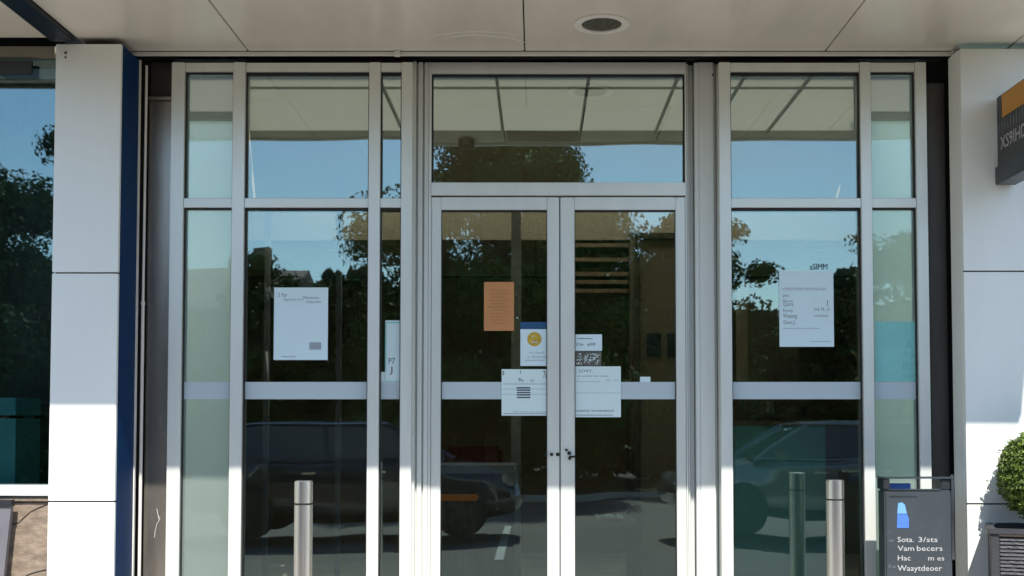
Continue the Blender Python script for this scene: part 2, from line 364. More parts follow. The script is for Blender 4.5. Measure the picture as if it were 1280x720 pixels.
for px_ in (108, 160, 497, 1192):
    x = X(px_, -.03, 66); B('bracket', 'trim', can, (x-.018, x+.018, -.06, -.035, HS-.035, HS-.001), bev=.004)
# left part of the canopy, shallower, beyond the navy beam
can2 = thing('side_canopy', 'shallow dark canopy over the shop window at the left edge', 'canopy', (XB0-1, -.5, HS))
B('soffit_panel', 'soffit', can2, (-5.6, XB0-.003, -.95, -.27, HS, HS+.03))
B('fascia', 'soffit_dark', can2, (-5.6, XB0-.003, -1.0, -.952, HS-.02, HS+.4))
B('canopy_top', 'dark', can2, (-5.6, XB0-.003, -.95, .4, HS+.032, HS+.3))
nb = B('navy_beam', 'navy_dark', None, (XB0, XB1, CF+.001, -.283, HS-.028, HS+.028), bev=.003)
tag(nb, 'narrow navy beam under the canopy, running out from the left white pillar', 'beam')
# small floodlight at canopy edge
fl = thing('floodlight', 'small dark floodlight fixed under the canopy edge, seen reflected in the fanlight', 'light', (P(582, 160, 0)[0]*1.28, CF+.1, HS-.05))
lx = fl.location.x
B('lamp_body', 'black', fl, (lx-.06, lx+.06, CF+.05, CF+.16, HS-.07, HS-.008), bev=.006)
B('mounting_bracket', 'metalgrey', fl, (lx-.02, lx+.02, CF+.16, CF+.19, HS-.05, HS-.004))

# ================================================================ PILLARS
def pillar(x0f, x1f, Yf, label, joints, side):
    t = thing('clad_pillar', label, 'pillar', ((x0f+x1f)/2, Yf, 0))
    zs = [0] + [Z(j, Yf) for j in joints] + [HS-.036]
    for a, b in zip(zs, zs[1:]):
        B('cladding_panel', 'white', t, (x0f, x1f, Yf, Yf+.025, a+.004, b-.004), bev=.002)
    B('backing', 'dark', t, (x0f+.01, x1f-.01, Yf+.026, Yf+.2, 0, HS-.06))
    return t
xl0, xl1 = X(64, -.28), X(146.5, -.28)
lp = pillar(xl0, xl1, -.28, 'white panelled pillar left of the entrance, beside the navy strip', [627, 341], 'r')
B('navy_reveal', 'navy', lp, (xl1-.003, xl1+.002, -.254, .02, 0, HS-.04))
B('edge_trim', 'trim', lp, (xl1+.003, xl1+.010, .0, .02, 0, HS-.04))
bm = bmesh.new(); cyl(bm, (xl0+.055, -.2815, HS-.09), .008, .003, 'y', 12); obj('rivet', bm, 'greyclad', lp)
bm = bmesh.new(); cyl(bm, (xl0+.055, -.2815, HS-.115), .006, .003, 'y', 12); obj('rivet', bm, 'greyclad', lp)
xr0 = X(1205.5, -.2); xr1 = X(1420, -.2)
rp = pillar(xr0, xr1, -.2, 'wide white panelled pillar right of the entrance, behind the potted topiary', [630, 339], 'l')
B('reveal_panel', 'white', rp, (xr0-.002, xr0+.006, -.174, -.015, 0, HS-.04))

# ================================================================ LEFT OF ENTRANCE : recess, rod
rc = thing('recess_cladding', 'dull grey metal cladding strip with scratches, between navy strip and glazed screen', 'cladding', (X(195, .1), .1, 0))
xg0, xg1 = X(183, .08), X(212, .08)
B('cladding_sheet', 'greyclad', rc, (xg0, xg1, .08, .11, 0, Z(126, .08)), bev=.002)
B('upper_sheet', 'darkclad', rc, (xg0, xg1, .10, .12, Z(122, .1), HS-.02))
B('ledge', 'greyclad', rc, (xg0, xg1, .06, .10, Z(126, .08), Z(122, .08)))
bm = bmesh.new()
sp = [(196, 636), (197.5, 644), (199, 650), (196, 655), (194, 664), (193, 672)]
tube(bm, [(P(a, b, .079)[0], .079, P(a, b, .079)[1]) for a, b in sp], .0014, 5)
tube(bm, [(P(a, b, .079)[0], .079, P(a, b, .079)[1]) for a, b in [(197.5, 644), (200, 648), (198, 652)]], .001, 5)
obj('scratch', bm, 'trim', rc)
bm = bmesh.new(); xx = X(178.5, .04)
tube(bm, [(xx, .04, 0), (xx, .04, Z(379, .04))], .0095, 12); tube(bm, [(xx, .04, Z(379, .04)), (xx+.002, .04, Z(82, .04))], .0075, 12)
cyl(bm, (xx, .04, Z(379, .04)), .012, .02, seg=12)
pr = obj('thin_pipe', bm, 'trim', None, smooth=True); tag(pr, 'thin beige vertical pipe between the navy strip and grey cladding', 'pipe')
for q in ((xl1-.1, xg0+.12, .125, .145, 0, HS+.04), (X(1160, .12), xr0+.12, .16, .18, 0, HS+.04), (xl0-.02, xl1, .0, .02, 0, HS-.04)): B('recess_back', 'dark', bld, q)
# right dark column
B('column_sheet', 'darkclad', None, (X(1163.5, .05), xr0-.004, .05, .075, 0, Z(104, .05)), bev=.002)
dc = bpy.data.objects['column_sheet']; dc.name = 'dark_cladding_strip'; tag(dc, 'dark brown grey vertical cladding strip between right glazed screen and right pillar', 'cladding')

# header gap
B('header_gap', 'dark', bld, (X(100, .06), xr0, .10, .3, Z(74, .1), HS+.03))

# ================================================================ GLAZED SCREENS
YT, YB = 0, 0
ZT = Z(77.5, 0)                                 # top of frames
def drift(x, y): return X(x, 0, y)
def screen(name_label, frames, panes, y_tr=(247.5, 259), zt=ZT, y_open=(89, )):
    """frames: list of (x0,x1) verticals; panes: list of (x0,x1,glassmat,film)"""
    xa = X(frames[0][0]); xb = X(frames[-1][1])
    t = thing('glazed_screen', name_label, 'window', ((xa+xb)/2, 0, 0))
    for a, b in frames: B('mullion', 'alu', t, (X(a), X(b), 0, .11, .0, zt), bev=.003)
    g = frames[:]
    zo = Z(y_open[0]); z1, z0 = Z(y_tr[0]), Z(y_tr[1])
    for (a, b), (c, d) in zip(g, g[1:]):
        x0, x1 = X(b)+.001, X(c)-.001
        B('head_rail', 'alu', t, (x0, x1, .006, .10, zo, zt-.002), bev=.002)
        B('transom', 'alu', t, (x0, x1, .006, .10, z0, z1), bev=.002)
        B('bottom_rail', 'alu', t, (x0, x1, .006, .10, .0, .12), bev=.002)
        # gaskets, behind the frame lips
        gk = .0075
        for za, zb in ((z1, zo), (.12, z0)):
            bm = bmesh.new()
            bx(bm, x0, x0+gk*.7, .022, .043, za, zb); bx(bm, x1-gk*.7, x1, .022, .043, za, zb)
            bx(bm, x0+gk*.7, x1-gk*.7, .022, .043, zb-gk*1.3, zb); bx(bm, x0+gk*.7, x1-gk*.7, .022, .043, za, za+gk*.5)
            obj('gasket', bm, 'gasket', t)
    for (a, b, gm, fm) in panes:
        x0, x1 = X(a)-.006, X(b)+.006
        up = B('pane', gm, t, (x0, x1, .045, .053, z1-.006, zo+.006))
        lo = B('pane', gm, t, (x0, x1, .045, .053, .115, z0+.006))
        zs1, zs0 = Z(477.5, .05), Z(499, .05)
        B('frosted_strip', 'strip', lo, (x0+.004, x1-.004, .0441, .0447, zs0, zs1))
        if fm:
            B('privacy_film', fm, up, (x0, x1, .062, .066, z1-.006, zo+.006))
            B('privacy_film', fm, lo, (x0, x1, .062, .066, .115, z0+.006))
    return t
ls = screen('glazed screen left of the doors, three panes wide, outer pane frosted pale green',
            [(210.5, 227), (288, 303.5), (459.5, 474), (500.5, 514.5)],
            [(227, 288, 'glass_side', None), (303.5, 459.5, 'glass', None), (474, 500.5, 'glass', None)])
rs = screen('glazed screen right of the doors, two panes wide, narrow outer pane frosted green',
            [(900.5, 915), (1078.5, 1092), (1148, 1162)],
            [(915, 1078.5, 'glass', None), (1092, 1148, 'glass_side', None)])

# ================================================================ ENTRANCE SURROUND + DOORS
YD = .09
ent = thing('entrance_frame', 'silver grooved aluminium surround with a wide fanlight above the double doors', 'door frame', (X(698, YD), YD, 0))
def EX(x): return X(x, YD)
ztd = Z(77.5, YD)
# left post: stepped grooves
for i, (a, b, yy) in enumerate([(514.8, 519, .07), (519, 521.5, .105), (521.5, 527.5, .085), (527.5, 529.5, .11), (529.5, 535, .09)]):
    B('post', 'alu2', ent, (X(a, yy)+.0005, X(b, yy)-.0005, yy, .16, 0, ztd-.001), bev=.0015)
for i, (a, b, yy) in enumerate([(859.5, 862, .12), (862, 867.5, .15), (867.5, 869.5, .165), (869.5, 875, .095), (875, 893.5, .09), (893.5, 896, .11), (896, 900.5, .13)]):
    B('post', 'alu2', ent, (X(a, yy)+.0005, X(b, yy)-.0005, yy, .18, 0, ztd-.001), bev=.0015)
B('post_backing', 'alu2', ent, (EX(514), EX(536), .165, .2, 0, ztd), (EX(858), EX(902), .185, .2, 0, ztd))
zf1, zf0 = Z(91.5, YD), Z(228.5, YD)
xf0, xf1 = EX(538.5), EX(857.5)
B('jamb', 'alu', ent, (EX(535.2), xf0, YD, .17, 0, ztd), bev=.002)
B('jamb', 'alu', ent, (xf1, EX(859.3), YD, .17, 0, ztd), bev=.002)
B('head_rail', 'alu', ent, (xf0, xf1, YD+.003, .17, zf1, ztd), bev=.002)
B('transom', 'alu', ent, (xf0, xf1, YD-.012, .17, Z(244.5, YD), zf0), bev=.003)
fp = B('fanlight_pane', 'glass', ent, (xf0-.004, xf1+.004, .125, .133, zf0-.004, zf1+.004))
B('gasket', 'gasket', ent, (xf0+.009, xf1-.009, .108, .124, zf1-.012, zf1), (xf0, xf0+.0085, .108, .124, zf0, zf1), (xf1-.0085, xf1, .108, .124, zf0, zf1), (xf0+.009, xf1-.009, .108, .124, zf0, zf0+.004))
bm = bmesh.new(); cyl(bm, (X(891, .09, 94), .0885, Z(93.5, .09)), .006, .004, 'y', 12); obj('screw', bm, 'gasket', ent)
B('threshold', 'steel', ent, (xf0, xf1, .05, .2, .001, .02))

def door(x0, x1, g0, g1, label, hinge):
    t = thing('glass_door', label, 'door', (EX(x0 if hinge == 'l' else x1), YD, 0))
    X0, X1, G0, G1 = EX(x0), EX(x1), EX(g0), EX(g1)
    zt = Z(246.2, YD); zg = Z(262, YD); zb = .13
    B('stile', 'alu', t, (X0, G0, YD+.004, .15, .025, zt), bev=.004)
    B('stile', 'alu', t, (G1, X1, YD+.004, .15, .025, zt), bev=.004)
    B('rail', 'alu', t, (G0+.0005, G1-.0005, YD+.005, .149, zg, zt), bev=.002)
    B('rail', 'alu', t, (G0+.0005, G1-.0005, YD+.005, .149, .025, zb), bev=.002)
    p = B('pane', 'glass', t, (G0-.005, G1+.005, .118, .126, zb-.005, zg+.005))
    B('frosted_strip', 'strip', p, (G0+.0045, G1-.0045, .1170, .1176, Z(499, .12), Z(477.5, .12)))
    B('gasket', 'gasket', t, (G0, G1, .104, .117, zg-.007, zg), (G0, G0+.004, .104, .117, zb, zg-.007), (G1-.004, G1, .104, .117, zb, zg-.007))
    return t
dl = door(538.8, 699.2, 551, 684, 'left leaf of the glass double door, brown notice on its pane', 'l')
dr_ = door(700.6, 857.2, 718.3, 845.2, 'right leaf of the glass double door, its pane holding the wide bottom notice', 'r')
B('astragal', 'gasket', dl, (EX(699.3), EX(700.5), .12, .14, .03, Z(246.5, YD)))
def knob(t, x, y, r=.007, l=.02, m='chrome', nm='lock_cylinder'):
    bm = bmesh.new(); X_, Z_ = P(x, y, YD); cyl(bm, (X_, YD+.004-l/2, Z_), r, l, 'y', 16); obj(nm, bm, m, t, smooth=True)
knob(dl, 689.5, 568, .010, .010, 'gasket'); knob(dl, 681.5, 568, .009, .02, 'chrome'); 
B('latch_plate', 'chrome', dl, (EX(695), EX(699), YD, YD+.004, Z(570, YD), Z(566, YD)))
knob(dr_, 708, 562.5, .008, .006, 'gasket'); knob(dr_, 711.5, 566.5, .011, .010, 'gasket'); knob(dr_, 712, 573, .009, .02, 'gasket')
B('lock_lever', 'chrome', dr_, (EX(711), EX(719), YD-.018, YD-.010, Z(572, YD), Z(569.5, YD)), bev=.002)

# ================================================================ LEFT SHOP WINDOW + STONE WALL
YW = -.20
sw = thing('shop_window', 'large dark shop window at the left edge above the stone wall', 'window', (-3.2, YW, 0))
xw1 = xl0-.003; xw0 = -5.6
zw0, zw1 = Z(606, YW), Z(72, YW)
B('frame', 'alu', sw, (xw1-.014, xw1, YW-.02, YW+.08, zw0, HS-.05))
B('frame', 'alu', sw, (xw0, xw0+.04, YW-.02, YW+.08, zw0, HS-.05))
B('head', 'soffit_dark', sw, (xw0+.04, xw1-.014, YW-.01, YW+.08, zw1, HS-.03))
B('sill', 'white', sw, (xw0, xw1, YW-.075, YW+.08, Z(620, YW-.07), zw0-.001), bev=.004)
B('pane', 'glass_left', sw, (xw0+.041, xw1-.0145, YW+.02, YW+.03, zw0, zw1-.001))
B('dark_reflection_bar', 'black', sw, (xw0+.041, xw1-.15, YW-.028, YW-.011, Z(95, YW), Z(78, YW)), bev=.004)  # black bar standing in for a dark reflection in the pane
B('window_mullion', 'gasket', sw, (xw1-.019, xw1-.0145, YW, YW+.019, zw0, zw1))
st = thing('stone_wall', 'rough brown stone wall with dark cracks, beneath the left shop window', 'wall', (-3.2, -.2, 0))
zs = Z(621, -.25)
bm = bmesh.new(); bx(bm, xw0, xw1-.002, -.24, .3, 0, zs-.03, bev=.004); obj('stone_face', bm, 'stone', st)
B('coping', 'stone', st, (xw0, xw1-.002, -.258, .3, zs-.028, zs-.001), bev=.006)
bm = bmesh.new()
for path in ([(60, 630), (48, 635), (38, 640), (30, 647), (24, 653), (12, 657), (-20, 661), (-50, 668)], [(58, 712), (45, 715), (36, 718), (22, 727), (-10, 733), (-60, 742)], [(12, 657), (8, 680), (2, 720), (1, 760)]):
    tube(bm, [(P(a, b, -.24)[0], -.2405+random.uniform(-.0015, .0015), P(a, b, -.24)[1]) for a, b in path], .0030, 5)
obj('crack', bm, 'mortar', st)
bm = bmesh.new()
pts = [P(14, 632, -.33), P(3, 735, -.33), P(-14, 1000, -.33), P(-120, 1000, -.33), P(-120, 632, -.33)]
prism(bm, pts, -.33, -.30); gp = obj('leaning_board', bm, 'purple', None); 
B('board_top_rail', 'black', gp, (P(-120, 625, -.33)[0], P(15, 625, -.33)[0], -.34, -.295, P(0, 633, -.33)[1], P(0, 625, -.33)[1]))
tag(gp, 'purple grey board standing against the stone wall at the bottom left corner', 'board')
# teal cabinet behind the left window
tc = thing('teal_cabinet', 'teal cabinet with dark top seam standing inside the left shop window', 'cabinet', (X(0, .1), .25, 0))
B('cabinet_body', 'teal', tc, (-4.2, X(22, .05), .05, .38, 0, Z(523, .05)))
B('cabinet_lid', 'teal', tc, (-4.2, X(22, .05), .045, .385, Z(519, .05), Z(497, .05)), bev=.004)
wd = thing('wall_socket', 'small pale metal wall fitting seen through the left shop window', 'fitting', (X(38, .3), .3, Z(530, .3)))
B('plate', 'metalgrey', wd, (X(31, .3), X(45, .3), .3, .32, Z(537, .3), Z(512, .3)), bev=.008)
bm = bmesh.new(); cyl(bm, (X(38, .3), .29, Z(522, .3)), .02, .03, 'y', 20); obj('knob', bm, 'chrome', wd, smooth=True)
B('partition', 'darkwood', bld, (-5.6, xl1+.02, .5, .56, 0, HS))

# ================================================================ NOTICES
def notice(x0, x1, y0, y1, label, m='paper', Y=.056, tilt=0, name='notice'):
    a, zt = P(x0, y0, Y); b, zb = P(x1, y1, Y)
    b = X(x1, Y, (y0+y1)/2); a = X(x0, Y, (y0+y1)/2)
    t = thing(name, label, 'notice', ((a+b)/2, Y, zb), 'notices fixed to the glass')
    B('sheet', m, t, (a, b, Y-.0025, Y-.0015, zb, zt))
    return t
def prints(t, m, Y, items, nm='print'):
    """items: ('t', text, x0, x1, ybase, h) or ('r', x0,x1,y0,y1) or ('c',x,y,r) in photo measurements"""
    bm = bmesh.new()
    for it in items:
        if it[0] == 't':
            _, s, x0, x1, yb, h = it
            textbm(bm, s, h*1.35*(Y+CD)/F, (X(x0, Y), Y-.0031, Z(yb, Y)), width=X(x1, Y)-X(x0, Y))
        elif it[0] == 'r':
            _, x0, x1, y0, y1 = it; bx(bm, X(x0, Y), X(x1, Y), Y-.0033, Y-.0027, Z(y1, Y), Z(y0, Y))
        elif it[0] == 'c':
            _, x, y, r = it; cyl(bm, (X(x, Y), Y-.003, Z(y, Y)), r*(Y+CD)/F, .0006, 'y', 28)
    return obj(nm, bm, m, t, fix=False)
YN = .046
n1 = notice(342.5, 410, 359.5, 450, 'large white notice with a small grey stamp, on the left screen', Y=YN)
prints(n1, 'greyink', YN, [('t', ': 2 Far', 345, 359, 371, 5), ('t', 'Tan', 354, 361, 376.5, 4), ('t', 'Mamerane', 379, 399, 373.5, 3.4), ('t', 'ilcalig aaabla', 383, 401, 378.5, 3)])
prints(n1, 'faint', YN, [('t', 'ompagruerente', 361, 379, 375.5, 3), ('r', 352, 370, 445.6, 446.4), ('r', 387, 402, 428, 437)])
prints(n1, 'ink', YN, [('t', '8SCB', 388, 401, 433, 4), ('t', 'SCS8', 390, 401.5, 437, 3)])
n2 = notice(481.5, 500.4, 400.5, 478, 'pale green edged notice in the narrow pane left of the doors', 'paper2', Y=YN)
prints(n2, 'tealpaper', YN, [('r', 484, 500, 402.5, 404), ('r', 481.6, 483.2, 402, 465), ('r', 481.8, 500, 476, 477)])
prints(n2, 'ink', YN, [('t', 'P7', 486, 494, 455, 8), ('t', 'J', 487.5, 491, 466, 8)])
sh = notice(475, 481, 465, 478, 'small pale slip in the narrow pane beside the green edged notice', 'paper2', Y=YN)
YP = .1175
n3 = notice(605, 642.5, 352.5, 413.5, 'brown paper notice on the left door, covered in faint text', 'brown', Y=YP)
bw = mat('brown_ink', (.30, .13, .05), .8)
M['brown_ink'] = bw
its = []
for k, (a, b) in enumerate([(612, 634), (610, 637), (614, 632), (611, 636), (613, 630), (610, 637), (616, 634), (612, 636), (612, 628), (615, 633), (618, 630)]):
    its.append(('t', random.choice(['mar oel nuwes', 'lorni ta eson', 'ven icado lis']), a, b, 364+k*4.1, 2.3))
prints(n3, 'brown_ink', YP, its)
n4 = notice(650.5, 684, 411, 457.5, 'white notice with blue band and gold seal, on the left door', 'paper', Y=YP)
prints(n4, 'blue', YP, [('r', 650.5, 684, 402.5, 411.5)])
prints(n4, 'gold', YP, [('c', 668, 424, 9)], 'seal')
prints(n4, 'faint', YP, [('t', 'rd dasel', 661, 680, 442, 3), ('t', 'ac dloutren', 659, 682, 447.5, 3.5), ('r', 656, 680, 450, 450.7)])
prints(n4, 'paper2', YP-.0012, [('t', 'r', 665, 668, 422, 4), ('t', 'con', 664, 672, 429, 4)], 'seal_lettering')
n5 = notice(627, 684, 461.5, 519.5, 'wide white notice with a dark striped square, low on the left door', 'paper2', Y=YP-.0015)
prints(n5, 'ink', YP-.0015, [('t', '8', 628, 630.5, 469, 6), ('t', 'i', 650, 651, 467, 5), ('t', '9u', 648, 654, 477, 5), ('t', 'cr', 663, 668, 477, 4), ('t', '7a', 679, 684, 472, 9)] +
       [('r', 646, 663, 484+k*3.0, 485.5+k*3.0) for k in range(5)])
prints(n5, 'faint', YP-.0015, [('r', 629, 684, 479.6, 480.4), ('r', 629, 684, 486, 486.5), ('r', 629, 684, 492.5, 493), ('t', 'Wa irlnd aal coriner', 641, 683, 515.5, 2.4), ('r', 630, 683, 516.6, 517.6)])
n6 = notice(718.6, 752.5, 418, 438.5, 'small pale blue notice beside the stile on the right door', 'paper', Y=YP)
prints(n6, 'ink', YP, [('t', 'Osa', 720, 729, 432, 4), ('t', 'a00', 734, 744, 432, 4), ('r', 722, 740, 423, 423.7)])
n7 = notice(718.8, 751.5, 439, 457.5, 'dark speckled label under the pale blue notice on the right door', 'greyclad', Y=YP)
its = [('r', 721+random.random()*26, 0, 0, 0) for _ in range(0)]
bm_items = []
for _ in range(70):
    x = 720+random.random()*29; y = 441+random.random()*14; bm_items.append(('r', x, x+.9+random.random(), y, y+.8+random.random()))
prints(n7, 'paper2', YP, bm_items, 'speckle')
n8 = notice(718.8, 776, 458, 521.5, 'largest white notice on the right door with one dark text line at its foot', 'paper2', Y=YP-.0015)
prints(n8, 'ink', YP-.0015, [('t', 'caesnoe ooceaneacon', 719.5, 767, 514.5, 3.4), ('r', 719.5, 766, 518.6, 519.2)])
prints(n8, 'greyink', YP-.0015, [('t', ': IO4Y.', 720, 741, 465.5, 4), ('t', 'en anecdan Intr ocinea', 722, 760, 471, 2.4), ('t', 'oa , as', 758, 772, 476, 2.2)])
prints(n8, 'faint', YP-.0015, [('r', 720, 750, 477, 477.5), ('r', 719, 776, 491, 491.4)])
n9 = notice(974, 1042, 338.5, 433.5, 'white price list notice with columns of grey text, on the right screen', 'paper', Y=YN)
prints(n9, 'faint', YN, [('t', 'vyenresrreoracoo', 978, 1033, 363, 5.5), ('r', 979, 1025, 410.2, 410.8), ('r', 1012, 1038, 426.5, 427.1)])
prints(n9, 'greyink', YN, [('t', 'ptv.', 979, 987, 371, 4), ('t', 'Raus', 979, 991, 377.5, 3), ('t', 'Qurtz', 979, 992, 382.5, 5), ('t', 'Keroy', 979, 991, 390, 4.5), ('t', 'Weatng', 978.5, 996, 397.5, 6), ('t', 'Geac.J', 979, 993, 405, 5),
        ('t', 'oa.IL.a', 1017, 1037, 388, 4), ('t', 'conlaot', 1017, 1035, 396, 3.4), ('r', 1034, 1034.8, 375, 383)])
n10 = notice(1094, 1148, 402, 477, 'teal notice with dark green print in the frosted right hand pane', 'tealpaper', Y=YN)
prints(n10, 'teal', YN, [('t', 'A1', 1130, 1146, 437, 12), ('t', 'T.aa', 1128, 1147, 446, 6), ('t', '8S9', 1127, 1147, 462, 10), ('t', 'rasds', 1127, 1147, 473, 7)])
n11 = notice(800, 813, 471, 477.5, 'tiny white label above the frosted band on the right door', 'paper', Y=YP)
n12 = notice(1012, 1036, 327, 338, 'small dark lettering on the glass just above the price list notice', 'faint', Y=YN)
prints(n12, 'ink', YN, [('t', 'aSIMM', 1013, 1035, 337, 8)])
for ch in list(n12.children):
    if ch.name.startswith('sheet'): bpy.data.objects.remove(ch)
    else: ch.name = 'lettering'
n12.name = 'window_lettering'

# ================================================================ BOLLARDS
bd = thing('bollard', 'brushed steel bollard standing in front of the left screen', 'bollard', (X(379.5, -1.2, 620), -1.2, 0), 'steel bollards before the entrance')
bxx = bd.location.x; rb = 11.2*(CD-1.2)/F; zb1 = Z(601, -1.2)
bm = bmesh.new(); cyl(bm, (bxx, -1.2, Z(631, -1.2)/2+.0), rb, Z(631, -1.2), seg=40); obj('tube', bm, 'steel', bd, smooth=True)
bm = bmesh.new(); cyl(bm, (bxx, -1.2, Z(629.5, -1.2)), rb*.93, .014, seg=40); obj('groove', bm, 'gasket', bd, smooth=True)
bm = bmesh.new(); z0 = Z(628.5, -1.2); cyl(bm, (bxx, -1.2, (z0+zb1)/2), rb, zb1-z0, seg=40)
es = [e for e in bm.edges if all(v.co.z > zb1-.001 for v in e.verts)]; bmesh.ops.bevel(bm, geom=es, offset=.004, segments=2, affect='EDGES')
obj('cap', bm, 'steel', bd, smooth=True)
bm = bmesh.new(); cyl(bm, (bxx, -1.2, .006), rb*1.7, .01, seg=40); obj('base_plate', bm, 'steel', bd, smooth=True)
b2 = clone(bd, (X(1043.5, -.4, 620), -.4, 0), 'brushed steel bollard standing beside the grey bin, before the right screen')
kb = (CD-.4)/(CD-1.2); b2.scale = (kb, kb, Z(600, -.4)/zb1)

# ================================================================ BIN
YBn = -.42
bi = thing('litter_bin', 'glossy dark grey bin with white lettering and a blue mark, beside the dark strip', 'bin', (X(1150, YBn, 650), YBn, 0))
xb0, xb1 = X(1106, YBn, 650), X(1190, YBn, 650); dp = .12
zt = Z(596, YBn); zo = Z(612.5, YBn)
B('body', 'bin', bi, (xb0, xb1, YBn, YBn+dp, .02, zo), bev=.008)
B('base', 'black', bi, (xb0+.01, xb1-.01, YBn+.01, YBn+dp-.01, 0, .02))
B('hood', 'chrome', bi, (xb0-.008, xb1+.004, YBn-.006, YBn+dp, zt-.010, zt), bev=.003)
B('hood_side', 'black', bi, (xb0-.004, xb0+.03, YBn+.0, YBn+dp, zo+.001, zt-.011), bev=.004)
B('hood_side', 'black', bi, (xb1-.055, xb1-.002, YBn+.01, YBn+dp, zo+.001, zt-.011), bev=.004)
B('inner_liner', 'lblue', bi, (xb0+.045, xb0+.16, YBn+.06, YBn+.09, zo-.02, zo+.032))
B('slot_trim', 'chrome', bi, (xb0+.02, xb1-.06, YBn-.004, YBn+.006, zo-.002, zo+.006), bev=.002)
B('corner_post', 'chrome', bi, (xb1-.002, xb1+.012, YBn-.004, YBn+.010, Z(700, YBn), zt+.012), bev=.003)
B('groove', 'chrome', bi, (X(1112, YBn, 650), X(1147, YBn, 650), YBn-.003, YBn+.002, Z(621, YBn), Z(619.5, YBn)))
bm = bmesh.new(); A = lambda x, y: P(x, y, YBn)
prism(bm, [A(1121.5, 642), A(1133.5, 642), A(1131, 631), A(1127.5, 628), A(1122.5, 629)], YBn-.002, YBn+.001); obj('pictogram', bm, 'lblue2', bi)
bm = bmesh.new(); prism(bm, [A(1121, 660), A(1136, 660), A(1136, 648), A(1133.8, 642.8), A(1121.5, 642.8)], YBn-.002, YBn+.001); obj('pictogram', bm, 'lblue', bi)
bm = bmesh.new()
for s, x0, x1, yb, h in [('Sota.', 1122, 1142.5, 677.5, 6.5), ('3/sts', 1148, 1172, 677.5, 6.5), ('Vam', 1122, 1142.5, 688.5, 6.5), ('becers', 1146, 1178, 688.5, 6.5), ('Hac', 1122, 1138, 700.5, 6.5), ('m es', 1160, 1180, 700.5, 6), ('Waaytdeoer', 1121.5, 1177, 713.5, 7)]:
    textbm(bm, s, h*1.4*(YBn+CD)/F, (X(x0, YBn, 690), YBn-.002, Z(yb, YBn)), width=X(x1, YBn, 690)-X(x0, YBn, 690), bold=.002)
obj('lettering', bm, 'whiteink', bi, fix=False)
bm = bmesh.new()
for s, x0, x1, yb, h in [('-o', 1110, 1117, 677, 4), ('7-n', 1110, 1119, 710, 4)]:
    textbm(bm, s, h*1.4*(YBn+CD)/F, (X(x0, YBn, 690), YBn-.002, Z(yb, YBn)), width=X(x1, YBn, 690)-X(x0, YBn, 690))
obj('lettering', bm, 'greyink', bi, fix=False)

# ================================================================ PROJECTING SIGN
sg = thing('projecting_sign', 'black projecting sign with orange block and white lettering, high on the right pillar', 'sign', (2.55, -.3, Z(230, -.3)))
ys0 = -.225; xs_ = X(1246.5, ys0, 170); zt = Z(122, ys0); zb = Z(209, ys0); zf = Z(231, ys0); LY = -.62
B('board', 'signblack', sg, (xs_, xs_+.09, LY+ys0, ys0, zb, zt), bev=.003)
B('foot_rail', 'signgrey', sg, (xs_-.012, xs_+.10, LY+ys0-.02, ys0+.008, zf, zb-.001), bev=.003)
def sgz(k): return zb+(zt-zb)*k
B('orange_block', 'orange', sg, (xs_-.0025, xs_+.001, ys0-.55, ys0-.075, sgz(.66), sgz(1.0)-.008))
B('dark_block', 'signgrey', sg, (xs_-.0035, xs_+.001, ys0-.07, ys0-.02, sgz(.70), sgz(.93)))
bm = bmesh.new()
for k in range(14):
    yk = ys0-.03-k*.038; h = random.uniform(.07, .13)
    bx(bm, xs_-.002, xs_+.001, yk-.011, yk, sgz(.46), sgz(.46+h*1.0)+.02)
obj('bar_pattern', bm, 'greyink', sg)
bm = bmesh.new(); textbm(bm, 'XS9IHDAIS', .10, (xs_-.002, ys0-.045, sgz(.22)), ux=Vector((0, -1, 0)), width=.48, bold=.01)
obj('lettering', bm, 'whiteink', sg, fix=False)

# ================================================================ PLANTER + TOPIARY
pc = P(1254, 700, -.66); a = math.radians(-19)
pl = thing('planter', 'square dark grey ribbed planter at the bottom right corner', 'planter', (pc[0]+.24, -.42, 0))
pl.rotation_euler = (0, 0, a)
PH = Z(663, -.66); hw = .205
def lb(name, m, *boxes, bev=0):
    bm = bmesh.new()
    for b in boxes: bx(bm, *b, bev=bev)
    bmesh.ops.recalc_face_normals(bm, faces=bm.faces)
    me = bpy.data.meshes.new(name); bm.to_mesh(me); bm.free(); me.materials.append(M[m])
    o = bpy.data.objects.new(name, me); C.objects.link(o); o.parent = pl; return o
lb('rim', 'planter', (-hw-.01, hw+.01, -hw-.012, -hw+.03, PH-.03, PH), (-hw-.01, hw+.01, hw-.03, hw+.01, PH-.03, PH), (-hw-.01, -hw+.03, -hw+.03, hw-.03, PH-.03, PH), (hw-.03, hw+.01, -hw+.03, hw-.03, PH-.03, PH), bev=.004)
for sx in (-1, 1):
    for sy in (-1, 1):
        lb('corner_post', 'planter', (sx*(hw-.045), sx*hw, sy*(hw-.045), sy*hw, 0, PH-.031), bev=.004)
ribs = []
zz = .03
while zz < PH-.045:
    ribs += [(-hw+.046, hw-.046, -hw+.004, -hw+.02, zz, zz+.014), (-hw+.046, hw-.046, hw-.02, hw-.004, zz, zz+.014), (-hw+.004, -hw+.02, -hw+.046, hw-.046, zz, zz+.014), (hw-.02, hw-.004, -hw+.046, hw-.046, zz, zz+.014)]
    zz += .0195
lb('ribbed_panel', 'planter_rib', *ribs, bev=.003)
lb('liner', 'black', (-hw+.022, hw-.022, -hw+.022, hw-.022, .01, PH-.07))
lb('soil', 'soil', (-hw+.024, hw-.024, -hw+.024, hw-.024, PH-.069, PH-.045))
tcx, tcz = P(1307, 594, -.42); tcx = tcx
tp = thing('topiary_ball', 'clipped round green box plant growing in the planter at the right edge', 'plant', (pl.location.x+.0, -.42, PH-.05))
